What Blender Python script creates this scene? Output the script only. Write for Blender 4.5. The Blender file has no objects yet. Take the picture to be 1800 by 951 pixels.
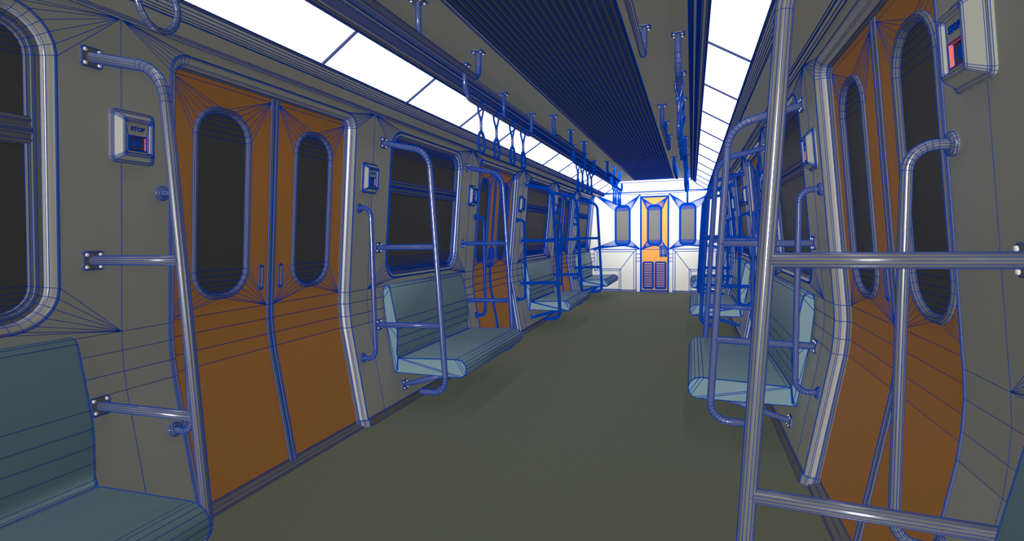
import bpy, math
from math import pi, sin, cos, sqrt
from mathutils import Vector, Matrix

scene = bpy.context.scene
col = scene.collection
V = Vector

# ------------------------------------------------------------------ camera
CX, CH = 0.7752, 1.3
YAW, PITCH, ROLL, FPX = 0.3423, -0.0678, -0.0171, 887.22
_cy, _sy, _cp = cos(YAW), sin(YAW), cos(PITCH)
FW = V((-_sy * _cp, _cy * _cp, sin(PITCH)))
_ri = V((_cy, _sy, 0)); _up = _ri.cross(FW)
RI = _ri * cos(ROLL) + _up * sin(ROLL); UP = RI.cross(FW)
cam = bpy.data.cameras.new('camera'); cam_o = bpy.data.objects.new('camera', cam)
col.objects.link(cam_o)
cam.sensor_fit = 'HORIZONTAL'; cam.sensor_width = 36.0
cam.lens = FPX / 1800 * 36.0
cam.clip_start = 0.02
cam_o.matrix_world = Matrix(((RI.x, UP.x, -FW.x, CX), (RI.y, UP.y, -FW.y, 0),
                             (RI.z, UP.z, -FW.z, CH), (0, 0, 0, 1)))
scene.camera = cam_o

# ------------------------------------------------------------------ materials
def lin(c):
    c /= 255.0
    return c / 12.92 if c <= .04045 else ((c + .055) / 1.055) ** 2.4

def mat(name, rgb, rough=.6, metal=0.0, spec=.5, noise=0.0, emit=None, scale=40.0):
    m = bpy.data.materials.new(name); m.use_nodes = True
    nt = m.node_tree; b = nt.nodes['Principled BSDF']
    b.inputs['Base Color'].default_value = (*rgb, 1)
    b.inputs['Roughness'].default_value = rough
    b.inputs['Metallic'].default_value = metal
    b.inputs['Specular IOR Level'].default_value = spec
    if noise:
        tc = nt.nodes.new('ShaderNodeTexCoord'); nz = nt.nodes.new('ShaderNodeTexNoise')
        nz.inputs['Scale'].default_value = scale
        mr = nt.nodes.new('ShaderNodeMapRange')
        mr.inputs['To Min'].default_value = 1 - noise; mr.inputs['To Max'].default_value = 1 + noise
        mx = nt.nodes.new('ShaderNodeVectorMath'); mx.operation = 'SCALE'
        mx.inputs[0].default_value = rgb
        nt.links.new(tc.outputs['Object'], nz.inputs['Vector'])
        nt.links.new(nz.outputs['Fac'], mr.inputs['Value'])
        nt.links.new(mr.outputs['Result'], mx.inputs['Scale'])
        nt.links.new(mx.outputs['Vector'], b.inputs['Base Color'])
    if emit:
        b.inputs['Emission Color'].default_value = (*emit[0], 1)
        b.inputs['Emission Strength'].default_value = emit[1]
    return m

LINE = mat('blue_line', (.0, .046, .36), .9, spec=0)
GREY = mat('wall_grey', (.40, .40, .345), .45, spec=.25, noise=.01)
CEIL = mat('ceiling_grey', (.36, .36, .315), .6, spec=.1, noise=.01)
POST = mat('frame_grey', (.36, .355, .32), .3, spec=.6)
FLOORM = mat('floor_green_grey', (.184, .200, .142), .9, spec=.05, noise=.01)
ORANGE = mat('door_orange', (.56, .236, .062), .6, spec=.15, noise=.01)
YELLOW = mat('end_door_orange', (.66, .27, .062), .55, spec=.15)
DARK = mat('dark_rubber', (.16, .155, .15), .6, spec=.15)
GLASS = mat('dark_glass', (.085, .085, .085), .5, spec=.08)
GLASSE = mat('end_glass', (.14, .14, .14), .6, spec=0)
ENDW = mat('end_wall_lit_grey', (.62, .62, .565), .6, spec=.1, noise=.01)  # wall grey lightened, stronger light at the end put into the colour
GRILLE = mat('grille_dark', (.10, .10, .10), .7, spec=.05)
SEAT = mat('seat_blue', (.175, .28, .325), .5, spec=.2, noise=.01)
STEEL = mat('polished_steel', (.25, .245, .235), .25, metal=.25, spec=1.0)
FOOT = mat('post_foot_grey', (.26, .26, .25), .5, spec=.15)
PLATE = mat('plate_dark', (.16, .15, .15), .5, spec=.2)
BOLT = mat('bolt_white', (.95, .95, .95), .25, spec=.8)
RED = mat('button_red', (.85, .13, .13), .5)
LAMP = mat('light_diffuser', (.9, .9, .9), .5, emit=((1, 1, .99), 1.15))
STRAPM = mat('strap_steel', (.42, .42, .42), .3, metal=.3)

# ------------------------------------------------------------------ mesh builder
K_LINE = .00120          # gauge of the blue edge lines
def gauge(p):
    return K_LINE * max(.45, FW.dot(p - V((CX, 0, CH))))

class MB:
    def __init__(s): s.v = []; s.f = []; s.m = []; s.sm = []; s.e = set(); s.nw = 1.0
    def add(s, verts, faces, m=0, smooth=False, wire=True):
        b = len(s.v); s.v += [V(p) for p in verts]
        for f in faces:
            f = tuple(b + i for i in f)
            s.f.append(f); s.m.append(m); s.sm.append(smooth)
            if wire:
                for i in range(len(f)):
                    a, c = f[i], f[(i + 1) % len(f)]
                    s.e.add((min(a, c), max(a, c)))
        return b
    def line(s, a, b):
        i = len(s.v); s.v += [V(a), V(b)]; s.e.add((i, i + 1))
    def build(s, name, mats, parent=None, kind=None, k=1.0):
        verts = list(s.v); faces = list(s.f); mi = list(s.m); sm = list(s.sm)
        li = len(mats); done = set()
        for a, b in s.e:
            A, B = s.v[a], s.v[b]
            d = B - A
            if d.length < 1e-5: continue
            key = tuple(sorted((tuple(round(x, 4) for x in A), tuple(round(x, 4) for x in B))))
            if key in done: continue
            done.add(key); d.normalize()
            t = V((0, 0, 1)) if abs(d.z) < .8 else V((1, 0, 0))
            u = d.cross(t).normalized(); w = d.cross(u)
            i = len(verts)
            for P in (A, B):
                r = gauge(P) * .5 * k * 1.12
                verts += [P + u * r, P + w * r, P - u * r, P - w * r]
            for q in range(4):
                n = (q + 1) % 4
                faces.append((i + q, i + n, i + 4 + n, i + 4 + q)); mi.append(li); sm.append(False)
        off = parent_loc(parent)
        me = bpy.data.meshes.new(name)
        me.from_pydata([p - off for p in verts], [], faces)
        for m in mats: me.materials.append(m)
        me.materials.append(LINE)
        me.polygons.foreach_set('material_index', mi)
        me.polygons.foreach_set('use_smooth', sm)
        me.update()
        o = bpy.data.objects.new(name, me); col.objects.link(o)
        if parent: o.parent = parent
        if kind: o['kind'] = kind
        return o

def parent_loc(p):
    loc = V((0, 0, 0))
    while p: loc = loc + p.location; p = p.parent
    return loc

def empty(name, loc, label=None, cat=None, group=None, kind=None):
    o = bpy.data.objects.new(name, None); col.objects.link(o)
    o.location = loc; o.empty_display_size = .05
    tag(o, label, cat, group, kind); return o
def tag(o, label=None, cat=None, group=None, kind=None):
    if label: o['label'] = label
    if cat: o['category'] = cat
    if group: o['group'] = group
    if kind: o['kind'] = kind

# ------------------------------------------------------------------ shapes
def loft(mb, rings, closed=True, m=0, smooth=True, wire=True, mats=None):
    """rings: lists of points of equal length"""
    n = len(rings[0])
    verts = [p for r in rings for p in r]
    b = len(mb.v); mb.v += [V(p) for p in verts]
    for k in range(len(rings) - 1):
        mm = mats[k] if mats else m
        for i in range(n if closed else n - 1):
            j = (i + 1) % n
            f = (b + k * n + i, b + k * n + j, b + (k + 1) * n + j, b + (k + 1) * n + i)
            mb.f.append(f); mb.m.append(mm); mb.sm.append(smooth)
            if wire:
                for a, c in ((f[0], f[1]), (f[1], f[2]), (f[2], f[3]), (f[3], f[0])):
                    mb.e.add((min(a, c), max(a, c)))
    return b

def path_fillet(pts, radii, seg=8):
    """polyline with rounded corners; returns points"""
    pts = [V(p) for p in pts]; out = [pts[0]]
    for i in range(1, len(pts) - 1):
        a, b, c = pts[i - 1], pts[i], pts[i + 1]
        r = radii[i - 1]
        d1 = (a - b).normalized(); d2 = (c - b).normalized()
        ang = d1.angle(d2)
        if r <= 0 or ang > pi - .01: out.append(b); continue
        t = r / math.tan(ang / 2)
        p1 = b + d1 * t
        ctr = b + (d1 + d2).normalized() * (r / sin(ang / 2))
        v1 = p1 - ctr; v2 = (b + d2 * t) - ctr
        ax = v1.cross(v2).normalized(); tot = v1.angle(v2)
        for k in range(seg + 1):
            out.append(ctr + Matrix.Rotation(tot * k / seg, 3, ax) @ v1)
    out.append(pts[-1]); return out

def tube(mb, pts, r, n=12, m=0, caps=True, closed=False, wire=True, flat=None):
    pts = [V(p) for p in pts]; N = len(pts); rings = []; nrm = None
    for i, p in enumerate(pts):
        if closed: d = (pts[(i + 1) % N] - pts[i - 1]).normalized()
        elif i == 0: d = (pts[1] - p).normalized()
        elif i == N - 1: d = (p - pts[-2]).normalized()
        else: d = ((pts[i + 1] - p).normalized() + (p - pts[i - 1]).normalized()).normalized()
        if nrm is None:
            t = V((0, 0, 1)) if abs(d.z) < .9 else V((0, 1, 0))
            nrm = d.cross(t).normalized()
        nrm = (nrm - d * nrm.dot(d)).normalized()
        bi = d.cross(nrm)
        fr = flat or 1.0
        rings.append([p + (nrm * cos(2 * pi * k / n) + bi * sin(2 * pi * k / n) * fr) * r for k in range(n)])
    if closed: rings.append(rings[0])
    b = loft(mb, rings, True, m, True, wire)
    if caps and not closed:
        mb.f.append(tuple(b + k for k in range(n))[::-1]); mb.m.append(m); mb.sm.append(False)
        mb.f.append(tuple(b + (N - 1) * n + k for k in range(n))); mb.m.append(m); mb.sm.append(False)

def rrect(y0, y1, z0, z1, r, n=6):
    """clockwise from the (y0,z1) corner; 4 arcs of n+1 points"""
    arcs = []
    for (cy, cz, a0) in ((y0 + r, z1 - r, pi), (y1 - r, z1 - r, pi / 2), (y1 - r, z0 + r, 0), (y0 + r, z0 + r, -pi / 2)):
        arcs.append([(cy + r * cos(a0 - pi / 2 * k / n), cz + r * sin(a0 - pi / 2 * k / n)) for k in range(n + 1)])
    return arcs
def flat_ring(arcs): return [p for a in arcs for p in a]

def fan(mb, S, corners, arcs, m=0):
    """plate with a rounded opening: each corner fans to its own arc"""
    P = lambda q: S(q[0], q[1])
    for k in range(4):
        c = P(corners[k]); a = [P(q) for q in arcs[k]]
        mb.add([c] + a, [(0, i, i + 1) for i in range(1, len(a))], m)
        n = (k + 1) % 4
        mb.add([c, P(corners[n]), P(arcs[n][0]), P(arcs[k][-1])], [(0, 1, 2, 3)], m)

def pane(mb, S, arcs, m=0):
    """rounded pane cut in horizontal strips"""
    L = list(arcs[0]); Rr = list(arcs[1])
    up = [(L[i], Rr[-1 - i]) for i in range(len(L))]           # y0 side bottom->top
    lo = [(arcs[3][i], arcs[2][-1 - i]) for i in range(len(L))]  # bottom -> up along the y0 side
    rows = lo + up
    verts = [S(*p) for r in rows for p in r]
    mb.add(verts, [(2 * i, 2 * i + 1, 2 * i + 3, 2 * i + 2) for i in range(len(rows) - 1)], m)

def sweep_y(mb, prof, y0, y1, m=0, smooth=False, mats=None, ys=None):
    ys = ys or [y0, y1]
    n = len(prof)
    b = len(mb.v)
    for y in ys: mb.v += [V((p[0], y, p[1])) for p in prof]
    for k in range(len(ys) - 1):
        for i in range(n - 1):
            f = (b + k * n + i, b + k * n + i + 1, b + (k + 1) * n + i + 1, b + (k + 1) * n + i)
            mb.f.append(f); mb.m.append(mats[i] if mats else m); mb.sm.append(smooth)
            for a, c in ((f[0], f[1]), (f[1], f[2]), (f[2], f[3]), (f[3], f[0])): mb.e.add((min(a, c), max(a, c)))

# ------------------------------------------------------------------ dimensions of the carriage
S0, MD = 1.4069, 1.683
seam = lambda k: S0 + MD * k
YB, YE = -2.0, 11.6054
ZT = 2.172
LEV = [(0.0, 1.322), (.045, 1.332), (.689, 1.441), (.767, 1.448), (.855, 1.451), (.935, 1.446), (ZT, 1.3255)]
def wx(z):
    for (a, xa), (b, xb) in zip(LEV, LEV[1:]):
        if z <= b: return xa + (xb - xa) * (z - a) / (b - a)
    return LEV[-1][1]
def SURF(side, depth=0.0):
    return lambda y, z: V((side * (wx(z) - depth), y, z))
SIDE = {-1: 'left', 1: 'right'}
ORD = ['nearest', 'second', 'third', 'fourth', 'fifth', 'sixth', 'seventh', 'eighth', 'ninth', 'tenth',
       'eleventh', 'twelfth', 'thirteenth', 'fourteenth', 'fifteenth', 'sixteenth']
WIN, DOOR = 'W', 'D'
SECT = [(-1, WIN), (0, DOOR), (1, WIN), (2, DOOR), (3, WIN), (4, DOOR), (5, WIN)]   # section k spans seam(k)..seam(k+1)

# ------------------------------------------------------------------ floor
mb = MB()
mb.add([(-1.46, YB, 0), (1.46, YB, 0), (1.46, YE + .05, 0), (-1.46, YE + .05, 0)], [(0, 1, 2, 3)], wire=False)
mb.build('floor', [FLOORM], kind='structure')

# ------------------------------------------------------------------ side walls
ZLOW = [z for z, _ in LEV[1:6]]            # .045 .. .935
def wall(side):
    mb = MB(); S = SURF(side)
    for k, typ in SECT:
        y0, y1 = seam(k), seam(k + 1); yc = (y0 + y1) / 2
        if typ == WIN:
            arcs = rrect(yc - .628, yc + .628, .985, 2.115, .15)
            fan(mb, S, [(y0, ZT), (y1, ZT), (y1, .935), (y0, .935)], arcs)
            for a, b in zip(ZLOW, ZLOW[1:]):
                mb.add([S(y0, a), S(y1, a), S(y1, b), S(y0, b)], [(0, 1, 2, 3)])
        else:
            a0, a1 = yc - .643, yc + .643
            arcs = rrect(a0, a1, 0, 2.122, .085)
            fan2 = [(y0, ZT), (y1, ZT)]
            for q in range(2):
                c = S(*fan2[q]); a = [S(*p) for p in arcs[q]]
                mb.add([c] + a, [(0, i, i + 1) for i in range(1, len(a))])
            mb.add([S(y0, ZT), S(y1, ZT), S(*arcs[1][0]), S(*arcs[0][-1])], [(0, 1, 2, 3)])
            mb.add([S(y0, .935), S(y0, ZT), S(*arcs[0][0]), S(a0, .935)], [(0, 1, 2, 3)])
            mb.add([S(y1, .935), S(y1, ZT), S(*arcs[1][-1]), S(a1, .935)], [(0, 1, 2, 3)])
            for a, b in zip(ZLOW, ZLOW[1:]):
                mb.add([S(y0, a), S(a0, a), S(a0, b), S(y0, b)], [(0, 1, 2, 3)])
                mb.add([S(y1, a), S(a1, a), S(a1, b), S(y1, b)], [(0, 1, 2, 3)])
    for (ya, yb) in ((YB, seam(-1)), (seam(6), YE)):
        for a, b in zip(ZLOW + [], ZLOW[1:] + [ZT]):
            mb.add([S(ya, a), S(yb, a), S(yb, b), S(ya, b)], [(0, 1, 2, 3)])
    mb.build('wall_' + SIDE[side], [GREY], kind='structure')
    # dark kick strip along the floor, interrupted by the doors
    mb = MB()
    spans = [(YB, seam(0) + .195)] + [(seam(k + 1) - .195, min(seam(k + 2) + .195, YE)) for k in (0, 2, 4)]
    for a, b in spans:
        sm_ = [a] + [seam(k) for k in range(7) if a < seam(k) < b] + [b]
        sweep_y(mb, [(side * 1.331, .052), (side * 1.326, .045), (side * 1.308, 0.0)], a, b, ys=sm_)
    mb.build('baseboard_' + SIDE[side], [DARK], kind='structure')
for sd in (-1, 1): wall(sd)

# ------------------------------------------------------------------ windows and doors
cnt_w, cnt_d = 0, 0
def ringpts(S_, arcs): return [S_(y, z) for y, z in flat_ring(arcs)]

def window(side, yc, num):
    root = empty('window_%d' % num, (side * 1.39, yc, .98), kind='structure')
    y0, y1, z0, z1, r = yc - .628, yc + .628, .985, 2.115, .15
    prof = [(0, -.001), (.002, .001), (.005, .002), (.009, .002), (.030, -.008), (.034, -.013), (.036, -.030)]
    mb = MB()
    rings = [ringpts(SURF(side, d), rrect(y0 + i, y1 - i, z0 + i, z1 - i, r - i * .8)) for i, d in prof]
    loft(mb, rings)
    mb.build('window_frame', [POST], root)
    mb = MB()
    prof = [(.036, -.030), (.050, -.032), (.053, -.027), (.060, -.028), (.063, -.036), (.070, -.038), (.073, -.034), (.078, -.046)]
    rings = [ringpts(SURF(side, d), rrect(y0 + i, y1 - i, z0 + i, z1 - i, r - i * .8)) for i, d in prof]
    loft(mb, rings, smooth=False)
    mb.build('rubber_seal', [DARK], root)
    i = .077; mb = MB(); pane(mb, SURF(side, -.044), rrect(y0 + i, y1 - i, z0 + i, z1 - i, r - i * .8))
    mb.build('pane', [GLASS], root)
    mb = MB()
    zs = [(1.650, -.045), (1.653, -.036), (1.664, -.030), (1.668, -.034), (1.684, -.033), (1.692, -.028), (1.697, -.028),
          (1.702, -.028), (1.710, -.033), (1.728, -.034), (1.732, -.030), (1.745, -.036), (1.748, -.045)]
    S_ = lambda y, z, d: V((side * (wx(z) - d), y, z))
    loft(mb, [[S_(y0 + .06, z, d), S_(y1 - .06, z, d)] for z, d in zs], closed=False, smooth=False)
    mb.build('transom', [DARK], root)

def door(side, yc, num):
    root = empty('door_%d' % num, (side * 1.36, yc, 0), kind='structure')
    a0, a1, zt, r = yc - .643, yc + .643, 2.122, .085
    prof = [(0, -.001), (.002, .002), (.005, .003), (.010, .002), (.033, -.013), (.038, -.019), (.042, -.042)]
    darkp = [(.042, -.042), (.044, -.046), (.050, -.054), (.051, -.070)]
    low = [0.0, .045, .689, .767, .855, .935]
    def ring(i, d):
        S_ = SURF(side, d); rr = max(.012, r - i * .9)
        arcs = rrect(a0 + i, a1 - i, 0, zt - i, rr)
        return [S_(a0 + i, z) for z in low] + [S_(*p) for p in arcs[0] + arcs[1]] + [S_(a1 - i, z) for z in low[::-1]]
    mb = MB(); loft(mb, [ring(i, d) for i, d in prof], closed=False); mb.build('door_frame', [POST], root)
    mb = MB(); loft(mb, [ring(i, d) for i, d in darkp], closed=False, smooth=False); mb.build('rubber_seal', [DARK], root)
    # dark feet under the two posts
    for e in (-1, 1):
        ya = a0 if e > 0 else a1
        fp = [(-.004, .004), (.003, .008), (.010, .006), (.033, -.009), (.038, -.015), (.042, -.040)]
        mb = MB()
        loft(mb, [[V((side * (wx(.048) - d), ya + e * i_, .050)) for i_, d in fp], [V((side * (wx(.045) - d - .004), ya + e * i_, .044)) for i_, d in fp],
                  [V((side * (1.318 - d), ya + e * i_, 0)) for i_, d in fp]], closed=False, smooth=False)
        mb.build('post_foot', [FOOT], root)
    # sill
    mb = MB()
    sweep_y(mb, [(side * 1.412, .052), (side * 1.405, .046), (side * 1.400, .040), (side * 1.394, .034), (side * 1.372, .018), (side * 1.345, .012), (side * 1.342, 0)], a0 + .03, a1 - .03)
    mb.build('sill', [DARK], root)
    D = -.062
    SD = SURF(side, D)
    for e in (-1, 1):
        yi, yo = yc + e * .026, yc + e * .604
        ya, yb = min(yi, yo), max(yi, yo)
        pa, pb = (yc + .155, yc + .485) if e > 0 else (yc - .485, yc - .155)
        zb, zt2 = 1.005, 1.955; pr = .145
        mb = MB(); arcs = rrect(pa, pb, zb, zt2, pr)
        fan(mb, SD, [(ya, 2.052), (yb, 2.052), (yb, .935), (ya, .935)], arcs)
        mb.add([SD(ya, 2.052), SD(yb, 2.052), SD(yb, 2.085), SD(ya, 2.085)], [(0, 1, 2, 3)])
        zz = [.045, .689, .767, .855, .935]
        for a, b in zip(zz, zz[1:]):
            mb.add([SD(ya, a), SD(yb, a), SD(yb, b), SD(ya, b)], [(0, 1, 2, 3)])
        leaf = mb.build('door_leaf', [ORANGE], root)
        mb = MB()
        prof2 = [(0, 0), (.002, .008), (.008, .013), (.018, .011), (.021, .004), (.025, -.004), (.030, -.008)]
        loft(mb, [ringpts(SURF(side, D + d), rrect(pa + i, pb - i, zb + i, zt2 - i, pr - i * .9)) for i, d in prof2], smooth=False)
        mb.build('window_seal', [DARK], leaf)
        mb = MB(); i = .029; pane(mb, SURF(side, D - .007), rrect(pa + i, pb - i, zb + i, zt2 - i, pr - i * .9))
        mb.build('pane', [GLASS], leaf)
        # recessed finger pull
        mb = MB(); hy = yc + e * .070
        loft(mb, [ringpts(SURF(side, D + d), rrect(hy - .015 + i, hy + .015 - i, 1.025 + i, 1.165 - i, .0148 - i, 4)) for i, d in ((0, 0), (.001, .006), (.004, .008), (.007, .006), (.009, -.006))])
        b = rrect(hy - .006, hy + .006, 1.034, 1.156, .0058, 4); pane(mb, SURF(side, D - .004), b)
        mb.build('handle', [DARK], leaf)
    # rubber edges where the leaves meet
    mb = MB(); lv = [.03, .689, .767, .855, .935, 2.085]
    pf = [(-.026, -.001), (-.023, .006), (-.010, .008), (-.004, .003), (0, .003), (.004, .003), (.010, .008), (.023, .006), (.026, -.001)]
    loft(mb, [[SURF(side, D + d)(yc + y, z) for z in lv] for y, d in pf], closed=False, smooth=False)
    mb.build('centre_seal', [DARK], root)

for sd in (-1, 1):
    for k, typ in SECT:
        yc = seam(k) + MD / 2
        if typ == WIN: cnt_w += 1; window(sd, yc, cnt_w)
        else: cnt_d += 1; door(sd, yc, cnt_d)

# ------------------------------------------------------------------ ceiling, cornices, light panels, grille
LO, LI = (1.0746, 2.228), (.853, 2.364)
for sd in (-1, 1):
    mb = MB()
    pr = [(1.3255, ZT), (1.318, 2.166), (1.306, 2.170), (1.288, 2.170), (1.282, 2.166), (1.272, 2.168), (1.127, 2.168),
          (1.121, 2.169), (1.111, 2.174), (1.103, 2.182), (1.096, 2.193), (1.090, 2.206), (1.084, 2.219), (1.080, 2.226), (1.0746, 2.228)]
    ms = [0] * 12 + [1, 1]
    sweep_y(mb, [(sd * x, z) for x, z in pr], YB, YE, mats=ms)
    mb.build('trim_%d' % (1 if sd < 0 else 2), [GREY, DARK], kind='structure')
mb = MB()
half = [(.853, 2.364), (.850, 2.368), (.845, 2.370), (.836, 2.382), (.820, 2.386), (.813, 2.388), (.809, 2.392), (.806, 2.398), (.803, 2.404), (.801, 2.411),
        (.799, 2.418), (.797, 2.424), (.793, 2.427), (.776, 2.430), (.771, 2.431), (.766, 2.433), (.761, 2.437), (.757, 2.442), (.754, 2.449), (.752, 2.460), (.751, 2.475),
        (.408, 2.475), (.404, 2.472), (.400, 2.475), (.396, 2.490)]
for sd in (-1, 1):
    n = len(half) - 1
    ms = [1 if i in (0, 1, 2) else 0 for i in range(n)]
    sweep_y(mb, [(sd * x, z) for x, z in half], YB, 11.42, mats=ms)
mb.build('ceiling', [CEIL, DARK], kind='structure')
# end slope between ceiling and end wall: a bright band
mb = MB()
ya, yb = 11.42, YE
mb.add([(-.853, ya, 2.475), (.853, ya, 2.475), (.90, ya + .04, 2.43), (-.90, ya + .04, 2.43), (-1.0746, yb, 2.235), (1.0746, yb, 2.235),
        (-1.0746, yb, 2.222), (1.0746, yb, 2.222), (-.853, ya, 2.364), (.853, ya, 2.364)],
       [(0, 1, 2, 3), (3, 2, 5, 4), (4, 5, 7, 6), (0, 3, 8), (3, 4, 8), (1, 2, 9), (2, 5, 9)])
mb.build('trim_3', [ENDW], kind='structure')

mb = MB()     # ventilation grille: twenty ribs
p = []
N = 20; w = .79 / N
for i in range(N):
    x = -.395 + i * w
    p += [(x, 2.492), (x + .012, 2.492), (x + .014, 2.482), (x + w - .004, 2.480)]
p += [(.395, 2.492)]
sweep_y(mb, p, YB, 11.42)
# the blind end of every rib
for i in range(N):
    x = -.395 + i * w
    mb.add([(x + .012, 11.40, 2.492), (x + .014, 11.40, 2.478), (x + w - .004, 11.40, 2.478), (x + w - .002, 11.40, 2.492)], [(0, 1, 2, 3)])
g = mb.build('ventilation_grille', [GRILLE])
tag(g, 'long dark ribbed ventilation grille running down the middle of the ceiling', 'grille')

for sd in (-1, 1):
    n = 0
    for k in range(-1, 13):
        y0 = seam(0) + k * MD / 2; y1 = min(y0 + MD / 2, 11.58)
        if sd < 0 and k < 0: pass
        root = empty('ceiling_light', (sd * .96, y0, 2.228))
        lab = 'white ceiling light panel on the %s side, ' % SIDE[sd]
        kk = k if sd < 0 else k - 1
        lab += 'behind the viewpoint' if k < 0 else 'right beside the viewpoint' if kk < 0 else 'touching the end wall' if k == 12 else '%s of those in the picture' % ORD[kk]
        tag(root, lab, 'light', 'white light panels along the %s side of the ceiling' % SIDE[sd])
        n += 1
        mb = MB()
        a, b = (1.0746, 2.2285), (.853, 2.3645)
        mb.add([(sd * a[0], y0 + .016, a[1]), (sd * b[0], y0 + .016, b[1]), (sd * b[0], y1 - .001, b[1]), (sd * a[0], y1 - .001, a[1])], [(0, 1, 2, 3)])
        mb.build('diffuser', [LAMP], root)
        mb = MB()
        nx, nz = -.523 * .006, -.853 * .006
        q = [(0, 0), (.005, 1), (.009, .6), (.013, 1), (.018, 0)]
        loft(mb, [[(sd * (a[0] + nx * h), y0 - .002 + y, a[1] + nz * h), (sd * (b[0] + nx * h), y0 - .002 + y, b[1] + nz * h)] for y, h in q], closed=False, smooth=False)
        mb.build('divider', [DARK], root)

# ------------------------------------------------------------------ mounting plates with four bolts
def basis_plate(root, c, nrm, up, half=(.036, .036), th=.010, bolts=True, name='mounting_plate', n=3):
    """c on the wall, nrm out of the wall"""
    c = V(c); nrm = V(nrm).normalized(); up = V(up); up = (up - nrm * up.dot(nrm)).normalized(); rt = up.cross(nrm)
    S_ = lambda d: (lambda a, b: c + rt * a + up * b + nrm * d)
    hx, hy = half; mb = MB()
    rings = []
    for i, d in ((0, -.002), (0, th * .7), (.003, th)):
        ar = rrect(-hx + i, hx - i, -hy + i, hy - i, .010, n)
        rings.append([S_(d)(*q) for q in flat_ring(ar)])
    b = loft(mb, rings, smooth=False)
    L = len(rings[0])
    mb.f.append(tuple(b + 2 * L + i for i in range(L))); mb.m.append(0); mb.sm.append(False)
    pl = mb.build(name, [PLATE], root)
    if bolts:
        for sx in (-1, 1):
            for sy in (-1, 1):
                mb = MB(); o = c + rt * sx * (hx - .012) + up * sy * (hy - .012)
                rr = [(.0068, th), (.0064, th + .003), (.004, th + .005)]
                rg = [[o + (rt * cos(2 * pi * k / 8) + up * sin(2 * pi * k / 8)) * r + nrm * d for k in range(8)] for r, d in rr]
                b = loft(mb, rg, wire=False)
                mb.f.append(tuple(b + 16 + k for k in range(8))); mb.m.append(0); mb.sm.append(True)
                mb.build('bolt', [BOLT], pl)
    return pl

def wall_normal(side, z):
    dz = .02; dx = (wx(z + dz) - wx(z - dz)) / (2 * dz)
    return V((-side, 0, dx)).normalized()

# ------------------------------------------------------------------ tall handrails at the seat ends
RAIL_T = .019
def end_rail(side, y, label, group):
    root = empty('seat_end_handrail', (side * .93, y, .17)); tag(root, label, 'handrail', group)
    px = lambda z: .935 + .046 * (z - 1.23)
    P = lambda x, z: V((side * x, y, z))
    wxt = wx(1.992)
    pts = [P(wxt, 1.992), P(px(1.925) + .005, 1.905), P(px(.19) - .004, .178), P(1.095, .174)]
    path = path_fillet(pts, [.155, .105], 8)
    mb = MB(); tube(mb, path, RAIL_T, 14); mb.build('pole', [STEEL], root)
    for z in (1.234, .655):
        mb = MB(); tube(mb, [P(wx(z), z), P(px(z), z + (.0 if z > 1 else .012))], RAIL_T * .95, 14)
        mb.build('crossbar', [STEEL], root)
    for z in (1.992, 1.234, .655):
        basis_plate(root, P(wx(z), z), wall_normal(side, z), (0, 0, 1))
rails = [(seam(0) - .107, 'before the first orange door'), (seam(1) + .110, 'just past the first orange door'),
         (seam(2) - .107, 'before the second orange door'), (seam(3) + .110, 'just past the second orange door'),
         (seam(4) - .107, 'before the third orange door'), (seam(5) + .110, 'just past the third orange door')]
for sd in (-1, 1):
    for y, w_ in rails:
        end_rail(sd, y, 'tall bent steel handrail on the %s side, %s' % (SIDE[sd], w_), 'tall handrails at the seat ends')

# ------------------------------------------------------------------ small vertical grab bars beside the doors
def grab(side, y, label):
    root = empty('door_grab_bar', (side * 1.30, y, .463)); tag(root, label, 'grab bar', 'vertical grab bars beside the doors')
    z0, z1 = .463, 1.511
    P = lambda x, z: V((side * x, y, z))
    pts = [P(wx(z1), z1), P(1.290, z1 + .004), P(1.290, z0), P(wx(z0), z0)]
    # the bar is set off the wall
    pts = [P(wx(z1), z1), P(1.292, z1 + .002), P(1.292, z0 - .002), P(wx(z0), z0)]
    mb = MB(); tube(mb, path_fillet(pts, [.062, .062], 7), .0135, 12); mb.build('bar', [STEEL], root)
    for z in (z0, z1):
        nr = wall_normal(side, z); c = P(wx(z), z); u = V((0, 1, 0)); w_ = nr.cross(u)
        mb = MB(); rg = []
        for r, d in ((.030, -.002), (.031, .006), (.029, .012), (.0145, .014)):
            rg.append([c + (u * cos(2 * pi * k / 16) + w_ * sin(2 * pi * k / 16)) * r + nr * d for k in range(16)])
        loft(mb, rg); mb.build('flange', [STEEL], root)
for sd in (-1, 1):
    for j, k in enumerate((0, 2, 4)):
        grab(sd, seam(k) + .163, 'short vertical steel grab bar on near side of %s orange door, %s wall' % (['first', 'second', 'third'][j], SIDE[sd]))
        grab(sd, seam(k + 1) - .143, 'short vertical steel grab bar on far side of %s orange door, %s wall' % (['first', 'second', 'third'][j], SIDE[sd]))

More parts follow.
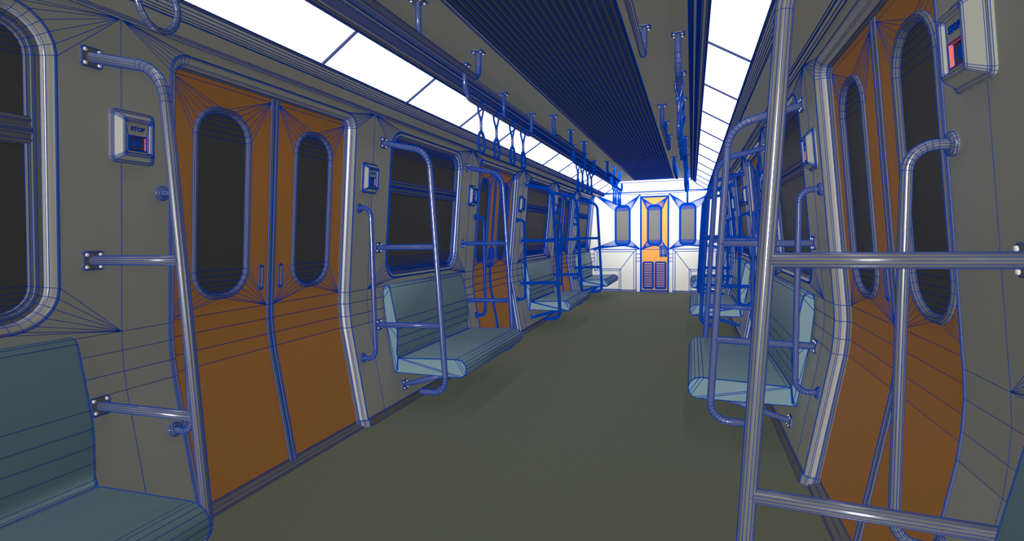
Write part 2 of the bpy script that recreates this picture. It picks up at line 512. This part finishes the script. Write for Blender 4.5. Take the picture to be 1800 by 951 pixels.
# ------------------------------------------------------------------ benches
def bench(side, yc, label):
    y0, y1 = yc - .648, yc + .648
    root = empty('bench_seat', (side * 1.1, yc, .272)); tag(root, label, 'bench', 'blue-grey bench seats along both walls')
    back = [(1.362, .275), (1.343, .290), (1.334, .385), (1.337, .392), (1.343, .408), (1.337, .475), (1.332, .541), (1.331, .608), (1.338, .677), (1.384, .925), (1.395, .944), (1.408, .950),
            (1.422, .947), (1.434, .938), (1.440, .92), (1.442, .85), (1.425, .66)]
    seat_ = [(1.362, .274), (1.341, .290), (1.333, .384), (1.31, .388), (.850, .408), (.826, .407), (.800, .400), (.779, .385), (.765, .362), (.760, .338), (.764, .312), (.775, .292), (.792, .279), (.815, .272)]
    def solid(prof, name, fans):
        mb = MB(); n = len(prof)
        cx_ = sum(p[0] for p in prof) / n; cz_ = sum(p[1] for p in prof) / n
        ins = [(cx_ + (x - cx_) * (1 - .012), z + (cz_ - z) * .04) for x, z in prof]
        rg = [[V((side * x, y0, z)) for x, z in ins], [V((side * x, y0 + .006, z)) for x, z in prof],
              [V((side * x, y1 - .006, z)) for x, z in prof], [V((side * x, y1, z)) for x, z in ins]]
        b = loft(mb, rg, smooth=True)
        for base in (0, 3 * n):
            mb.f.append(tuple(b + base + i for i in range(n))); mb.m.append(0); mb.sm.append(False)
            for i, j in fans: mb.line(mb.v[b + base + i], mb.v[b + base + j])
        return mb.build(name, [SEAT], root)
    solid(back, 'backrest', [(1, 16), (6, 16), (7, 16), (9, 15), (10, 14)])
    solid(seat_, 'seat', [(2, 13), (3, 12), (4, 11), (5, 10)])
    for e in (-1, 1):
        y = yc + e * .535
        z = .148; nr = wall_normal(side, z)
        mb = MB(); tube(mb, [(side * wx(z), y, z), (side * .93, y, .272)], .0165, 12)
        st = mb.build('support_strut', [STEEL], root)
        basis_plate(root, (side * wx(z), y, z), nr, (0, 0, 1))
bl = ['nearest, cut off by the picture edge', 'between first and second orange doors', 'between second and third orange doors', 'farthest, beyond the third door']
for sd in (-1, 1):
    for j, k in enumerate((-1, 1, 3, 5)):
        bench(sd, seam(k) + MD / 2, 'blue-grey moulded bench on the %s side, %s' % (SIDE[sd], bl[j]))

# ------------------------------------------------------------------ STOP boxes
def text_mesh(txt, size):
    c = bpy.data.curves.new('lettering', 'FONT'); c.body = txt; c.size = size
    c.align_x = 'CENTER'; c.align_y = 'CENTER'; c.extrude = .0012; c.offset = size * .035; c.resolution_u = 3
    o = bpy.data.objects.new('tmp', c); col.objects.link(o)
    bpy.context.view_layer.update()
    dg = bpy.context.evaluated_depsgraph_get()
    me = bpy.data.meshes.new_from_object(o.evaluated_get(dg))
    bpy.data.objects.remove(o); bpy.data.curves.remove(c)
    return me
TXT = text_mesh('STOP', .0225)
TV = [v.co.copy() for v in TXT.vertices]; TF = [tuple(p.vertices) for p in TXT.polygons]

def stop_box(side, y, label):
    zc = 1.724
    c = V((side * wx(zc), y, zc)); nr = wall_normal(side, zc); up = V((0, 0, 1)); up = (up - nr * up.dot(nr)).normalized()
    rt = V((0, -side, 0))              # reading direction
    root = empty('stop_button_box', c); tag(root, label, 'button box', 'emergency stop boxes beside the doors')
    S_ = lambda d: (lambda a, b: c + rt * a + up * b + nr * d)
    def R_(hx, hy, r, d, cy=0, n=3): return [S_(d)(a, b + cy) for a, b in flat_ring(rrect(-hx, hx, -hy, hy, r, n))]
    mb = MB()
    rg = [R_(.086, .103, .018, -.003), R_(.086, .103, .018, .006), R_(.083, .100, .016, .009), R_(.077, .094, .013, .010), R_(.075, .092, .012, .013),
          R_(.059, .074, .009, .040), R_(.056, .071, .008, .043), R_(.050, .065, .007, .043), R_(.047, .062, .006, .040), R_(.045, .060, .004, .032)]
    loft(mb, rg, smooth=False)
    # front plate with the square pocket
    q = [(-.045, .060), (.045, .060), (.045, -.060), (-.045, -.060)]
    h = [(-.036, .008), (.036, .008), (.036, -.052), (-.036, -.052)]
    pts = [S_(.032)(*p_) for p_ in q] + [S_(.032)(*p_) for p_ in h]
    mb.add(pts, [(0, 1, 5, 4), (1, 2, 6, 5), (2, 3, 7, 6), (3, 0, 4, 7)])
    mb.build('housing', [GREY], root)
    mb = MB()
    rgp = []
    for i, d in ((0, .032), (.001, .034), (.003, .034), (.004, .024), (.006, .023)):
        rgp.append([S_(d)(a, b) for a, b in ((-.036 + i, .008 - i), (.036 - i, .008 - i), (.036 - i, -.052 + i), (-.036 + i, -.052 + i))])
    loft(mb, rgp, smooth=False)
    mb.build('button_surround', [RED], root)
    mb = MB()
    mb.add([S_(.0232)(a, b) for a, b in ((-.031, .003), (.031, .003), (.031, -.047), (-.031, -.047))], [(0, 1, 2, 3)])
    cc = (0, -.022); n = 16; r = .0165
    for i in range(n):
        a, b = 2 * pi * i / n, 2 * pi * (i + 1) / n
        mb.line(S_(.0240)(cc[0] + r * cos(a), cc[1] + r * sin(a)), S_(.0240)(cc[0] + r * cos(b), cc[1] + r * sin(b)))
    for i in range(-3, 4):
        x = i * r / 4; hh = sqrt(r * r - x * x)
        mb.line(S_(.0240)(cc[0] + x, cc[1] - hh), S_(.0240)(cc[0] + x * .8, cc[1] + hh))
    mb.build('button', [GLASS], root)
    mb = MB()
    mb.add([S_(.0335)(p_.x, .034 + p_.y) + nr * p_.z for p_ in TV], TF, wire=False)
    mb.build('stop_lettering', [LINE], root)
for sd in (-1, 1):
    for j, k in enumerate((0, 2, 4)):
        nm = ['first', 'second', 'third'][j]
        stop_box(sd, seam(k) + .041, 'grey STOP button box on the %s wall, near side of the %s orange door' % (SIDE[sd], nm))
        stop_box(sd, seam(k + 1) - .041, 'grey STOP button box on the %s wall, far side of the %s orange door' % (SIDE[sd], nm))

# ------------------------------------------------------------------ ceiling rails and straps
ZC = 2.475
def ceiling_rail(side, x, yc, hl, zr, bend, label, group):
    root = empty('ceiling_grab_rail', (side * x, yc, ZC)); tag(root, label, 'ceiling rail', group)
    P = lambda y, z: V((side * x, y, z))
    pts = [P(yc - hl, ZC), P(yc - hl, zr), P(yc + hl, zr), P(yc + hl, ZC)]
    mb = MB(); tube(mb, path_fillet(pts, [bend, bend], 6), .0165, 12); mb.build('rail', [STEEL], root)
    mb = MB(); tube(mb, [P(yc, ZC), P(yc, zr)], .0135, 12); mb.build('hanger', [STEEL], root)
    for y in (yc - hl, yc, yc + hl):
        basis_plate(root, P(y, ZC), (0, 0, -1), (0, 1, 0))
def strap(side, x, y, zr, label, group):
    root = empty('hanging_strap', (side * x, y, zr)); tag(root, label, 'strap', group)
    P = lambda dx, dy, z: V((side * x + dx, y + dy, z))
    mb = MB()
    loop = [P(0, .006, zr - .115), P(.006, .006, zr - .085), P(.020, 0, zr - .04), P(.0225, 0, zr - .005), P(.016, 0, zr + .016), P(0, 0, zr + .0235),
            P(-.016, 0, zr + .016), P(-.0225, 0, zr - .005), P(-.020, 0, zr - .04), P(-.006, -.006, zr - .085), P(0, -.006, zr - .115)]
    tube(mb, loop, .0055, 6)
    tube(mb, [P(0, 0, zr - .085), P(0, 0, zr - .20)], .0085, 6)
    mb.build('webbing', [STRAPM], root)
    mb = MB(); ring = []
    cz = zr - .268; n = 22
    for i in range(n):
        a = 2 * pi * i / n
        wdt = .060 * (1 - .20 * max(0, sin(a)))
        ring.append(P(0, wdt * cos(a), cz + .079 * sin(a)))
    tube(mb, ring, .0088, 10, closed=True)
    mb.build('grip_ring', [STEEL], root)
nth = ['first', 'second', 'third', 'fourth']
for sd in (-1, 1):
    for j in range(3):
        ceiling_rail(sd, .512, 2.29 + 2 * MD * j, .755, 2.300, .075,
                     'plain steel ceiling rail %s of the grille, level with the %s pair of doors' % (SIDE[sd], nth[j]), 'ceiling rails without straps')
    for j in range(4):
        yc = (.595 if j == 0 else .62) + 2 * MD * j
        ceiling_rail(sd, .692, yc, .765, 2.262, .10,
                     'steel ceiling rail carrying ring straps on the %s, above the %s bench' % (SIDE[sd], ['nearest', 'second', 'third', 'last'][j]), 'ceiling rails with straps')
        for q, dy in enumerate((-.492, -.18, .198, .495)):
            if j == 0 and q < 2: continue
            strap(sd, .692, yc + dy, 2.262, 'ring strap hanging on the %s, %s of four on the rail above the %s bench' % (SIDE[sd], nth[q], ['nearest', 'second', 'third', 'last'][j]), 'hanging ring straps')

# ------------------------------------------------------------------ end wall
SE = lambda d: (lambda x, z: V((x, YE - d, z)))
mb = MB()
dx = .305
for sd in (-1, 1):
    a, b = sd * .52, sd * .865
    x0, x1 = min(a, b), max(a, b)
    arcs = rrect(x0, x1, 1.035, 1.955, .12, 6)
    if sd < 0: cr = [(-1.335, 2.222), (-dx, 2.175), (-dx, .960), (-1.445, .960)]
    else: cr = [(dx, 2.175), (1.335, 2.222), (1.445, .960), (dx, .960)]
    fan(mb, SE(0), cr, arcs)
    for z0, z1 in ((.855, .96), (.767, .855), (.689, .767), (0, .689)):
        mb.add([SE(0)(sd * dx, z0), SE(0)(sd * 1.45, z0), SE(0)(sd * 1.45, z1), SE(0)(sd * dx, z1)], [(0, 1, 2, 3)])
mb.add([SE(0)(-1.335, 2.222), SE(0)(-1.0, 2.50), SE(0)(1.0, 2.50), SE(0)(1.335, 2.222), SE(0)(dx, 2.175), SE(0)(-dx, 2.175)], [(0, 1, 2, 3, 4, 5)])
mb.add([SE(0)(-dx, 2.175), SE(0)(dx, 2.175), SE(0)(dx, 2.13), SE(0)(-dx, 2.13)], [(0, 1, 2, 3)])
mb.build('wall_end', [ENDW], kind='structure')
# windows either side of the end door
for sd in (-1, 1):
    cnt_w += 1
    x0, x1 = sorted((sd * .52, sd * .865))
    root = empty('window_%d' % cnt_w, ((x0 + x1) / 2, YE, 1.03), kind='structure')
    mb = MB()
    loft(mb, [[SE(d)(*p_) for p_ in flat_ring(rrect(x0 + i, x1 - i, 1.035 + i, 1.955 - i, .12 - i * .8, 6))] for i, d in ((0, 0), (.002, .008), (.010, .012), (.020, .010), (.026, -.004), (.032, -.008))], smooth=False)
    mb.build('window_frame', [DARK], root)
    mb = MB(); i = .031; pane(mb, SE(-.006), rrect(x0 + i, x1 - i, 1.035 + i, 1.955 - i, .12 - i * .8, 6)); mb.build('pane', [GLASSE], root)
# end door
cnt_d += 1
root = empty('door_%d' % cnt_d, (0, YE, 0), kind='structure')
mb = MB()
pf = [(.305, -.002), (.303, .010), (.296, .016), (.286, .012), (.280, -.01)]
loft(mb, [[SE(d)(-x, 0), SE(d)(-x, 2.13 - (.305 - x)), SE(d)(x, 2.13 - (.305 - x)), SE(d)(x, 0)] for x, d in pf], closed=False, smooth=False)
mb.build('door_frame', [POST], root)
SDo = SE(-.008)
mb = MB(); arcs = rrect(-.155, .155, 1.035, 1.945, .115, 6)
fan(mb, SDo, [(-.28, 2.105), (.28, 2.105), (.28, .955), (-.28, .955)], arcs)
mb.add([SDo(-.28, .04), SDo(.28, .04), SDo(.28, .955), SDo(-.28, .955)], [(0, 1, 2, 3)])
leaf = mb.build('door_leaf', [YELLOW], root)
mb = MB()
loft(mb, [[SE(d)(*p_) for p_ in flat_ring(rrect(-.155 + i, .155 - i, 1.035 + i, 1.945 - i, .115 - i * .8, 6))] for i, d in ((0, -.008), (.002, .004), (.010, .008), (.020, .004), (.028, -.010))], smooth=False)
mb.build('window_seal', [DARK], leaf)
mb = MB(); pane(mb, SE(-.009), rrect(-.128, .128, 1.062, 1.918, .093, 6)); mb.build('pane', [GLASSE], leaf)
for xa, xb in ((-.25, -.018), (.012, .25)):
    mb = MB()
    loft(mb, [[SE(d)(*p_) for p_ in flat_ring(rrect(xa + i, xb - i, .075 + i, .680 - i, .03 - i * .6, 3))] for i, d in ((0, -.008), (.002, .004), (.010, .006), (.024, .004), (.028, -.02))], smooth=False)
    n = 14; za, zb = .105, .650; st = (zb - za) / n
    pr = []
    for i in range(n):
        z = za + i * st
        pr += [(z, -.006), (z + st * .30, -.004), (z + st * .55, -.028), (z + st * .95, -.030)]
    loft(mb, [[SE(d)(xa + .027, z), SE(d)(xb - .027, z)] for z, d in pr], closed=False, smooth=False)
    mb.build('louvre', [YELLOW], leaf)
mb = MB()
loft(mb, [[SE(d)(*p_) for p_ in flat_ring(rrect(.117 + i, .262 - i, .795 + i, 1.010 - i, .012, 3))] for i, d in ((0, -.008), (0, .03), (.006, .04), (.035, .045), (.04, .030))], smooth=False)
pane(mb, SE(.030), rrect(.155, .224, .833, .972, .004, 3))
mb.build('lock_box', [DARK], leaf)
mb = MB(); sx = [(0.0, .02), (.018, .018), (.03, .0)]
loft(mb, [[SE(d)(-.28, z), SE(d)(.28, z)] for z, d in ((0, .035), (.02, .03), (.035, .012), (.045, -.008))], closed=False, smooth=False)
mb.build('threshold', [DARK], root)
# raised L-shaped cupboard panels below the end windows
for sd in (-1, 1):
    out = [(.395, 0), (.395, .955), (1.325, .955), (1.325, .480), (.770, .480), (.770, 0)]
    inn = [(.440, 0), (.440, .910), (1.265, .910), (1.265, .520), (.730, .520), (.730, 0)]
    mb = MB()
    r0 = [SE(0)(sd * x, z) for x, z in out]; r1 = [SE(.05)(sd * x, z) for x, z in out]; r2 = [SE(.055)(sd * x, z) for x, z in inn]
    loft(mb, [r0, r1, r2], smooth=False)
    mb.add([SE(.055)(sd * x, z) for x, z in inn], [(0, 1, 4, 5), (1, 2, 3, 4)])
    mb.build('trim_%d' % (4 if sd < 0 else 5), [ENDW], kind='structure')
    mb = MB()
    loft(mb, [[SE(.058)(sd * .39, z), SE(.058)(sd * .775, z)] for z in (0, .045)] + [[SE(.05)(sd * .39, .050), SE(.05)(sd * .775, .050)]], closed=False, smooth=False)
    loft(mb, [[SE(.012)(sd * .775, z), SE(.012)(sd * 1.31, z)] for z in (0, .045)] + [[SE(0)(sd * .775, .050), SE(0)(sd * 1.31, .050)]], closed=False, smooth=False)
    mb.build('baseboard_end', [DARK], kind='structure')

# ------------------------------------------------------------------ light
def sun(name, direction, strength, color=(1, 1, 1), angle=10, shadow=False):
    L = bpy.data.lights.new(name, 'SUN'); L.energy = strength; L.color = color; L.angle = math.radians(angle)
    L.use_shadow = shadow
    o = bpy.data.objects.new(name, L); col.objects.link(o)
    o.rotation_euler = V(direction).to_track_quat('-Z', 'Y').to_euler()
    o.location = (0, 0, 4)
    return o
sun('added_fill_from_behind', (0, 1, -.06), 2.3)  # added shadowless sun brightening faces toward the viewer; no daylight source here
sun('light_from_above', (0, 0, -1), .37)  # added shadowless fill, balances the light panels
sun('added_fill_from_below', (0, 0, 1), .50)  # added shadowless sun pointing up, stands in for bounce on the ceiling
sun('light_from_left', (1, 0, -.7), .36)  # added shadowless fill for the right wall
sun('light_from_right', (-1, 0, 0), .30)  # added shadowless fill for the left wall
L = bpy.data.lights.new('added_end_wall_spot', 'SPOT'); L.energy = 1350; L.spot_size = math.radians(54); L.spot_blend = 1.0; L.shadow_soft_size = .05  # added unseen spot above the ceiling, shines through it to whiten the end wall
L.use_shadow = False
o = bpy.data.objects.new('added_end_wall_spot', L); col.objects.link(o); o.location = (0, 7.3, 3.3)
o.rotation_euler = (V((0, YE, 2.40)) - o.location).to_track_quat('-Z', 'Y').to_euler()

wd = bpy.data.worlds.new('world'); scene.world = wd; wd.use_nodes = True
wd.node_tree.nodes['Background'].inputs['Color'].default_value = (.55, .56, .58, 1)
wd.node_tree.nodes['Background'].inputs['Strength'].default_value = .5

vs = scene.view_settings
vs.view_transform = 'Standard'; vs.look = 'None'; vs.exposure = 0; vs.gamma = 1; vs.use_curve_mapping = False
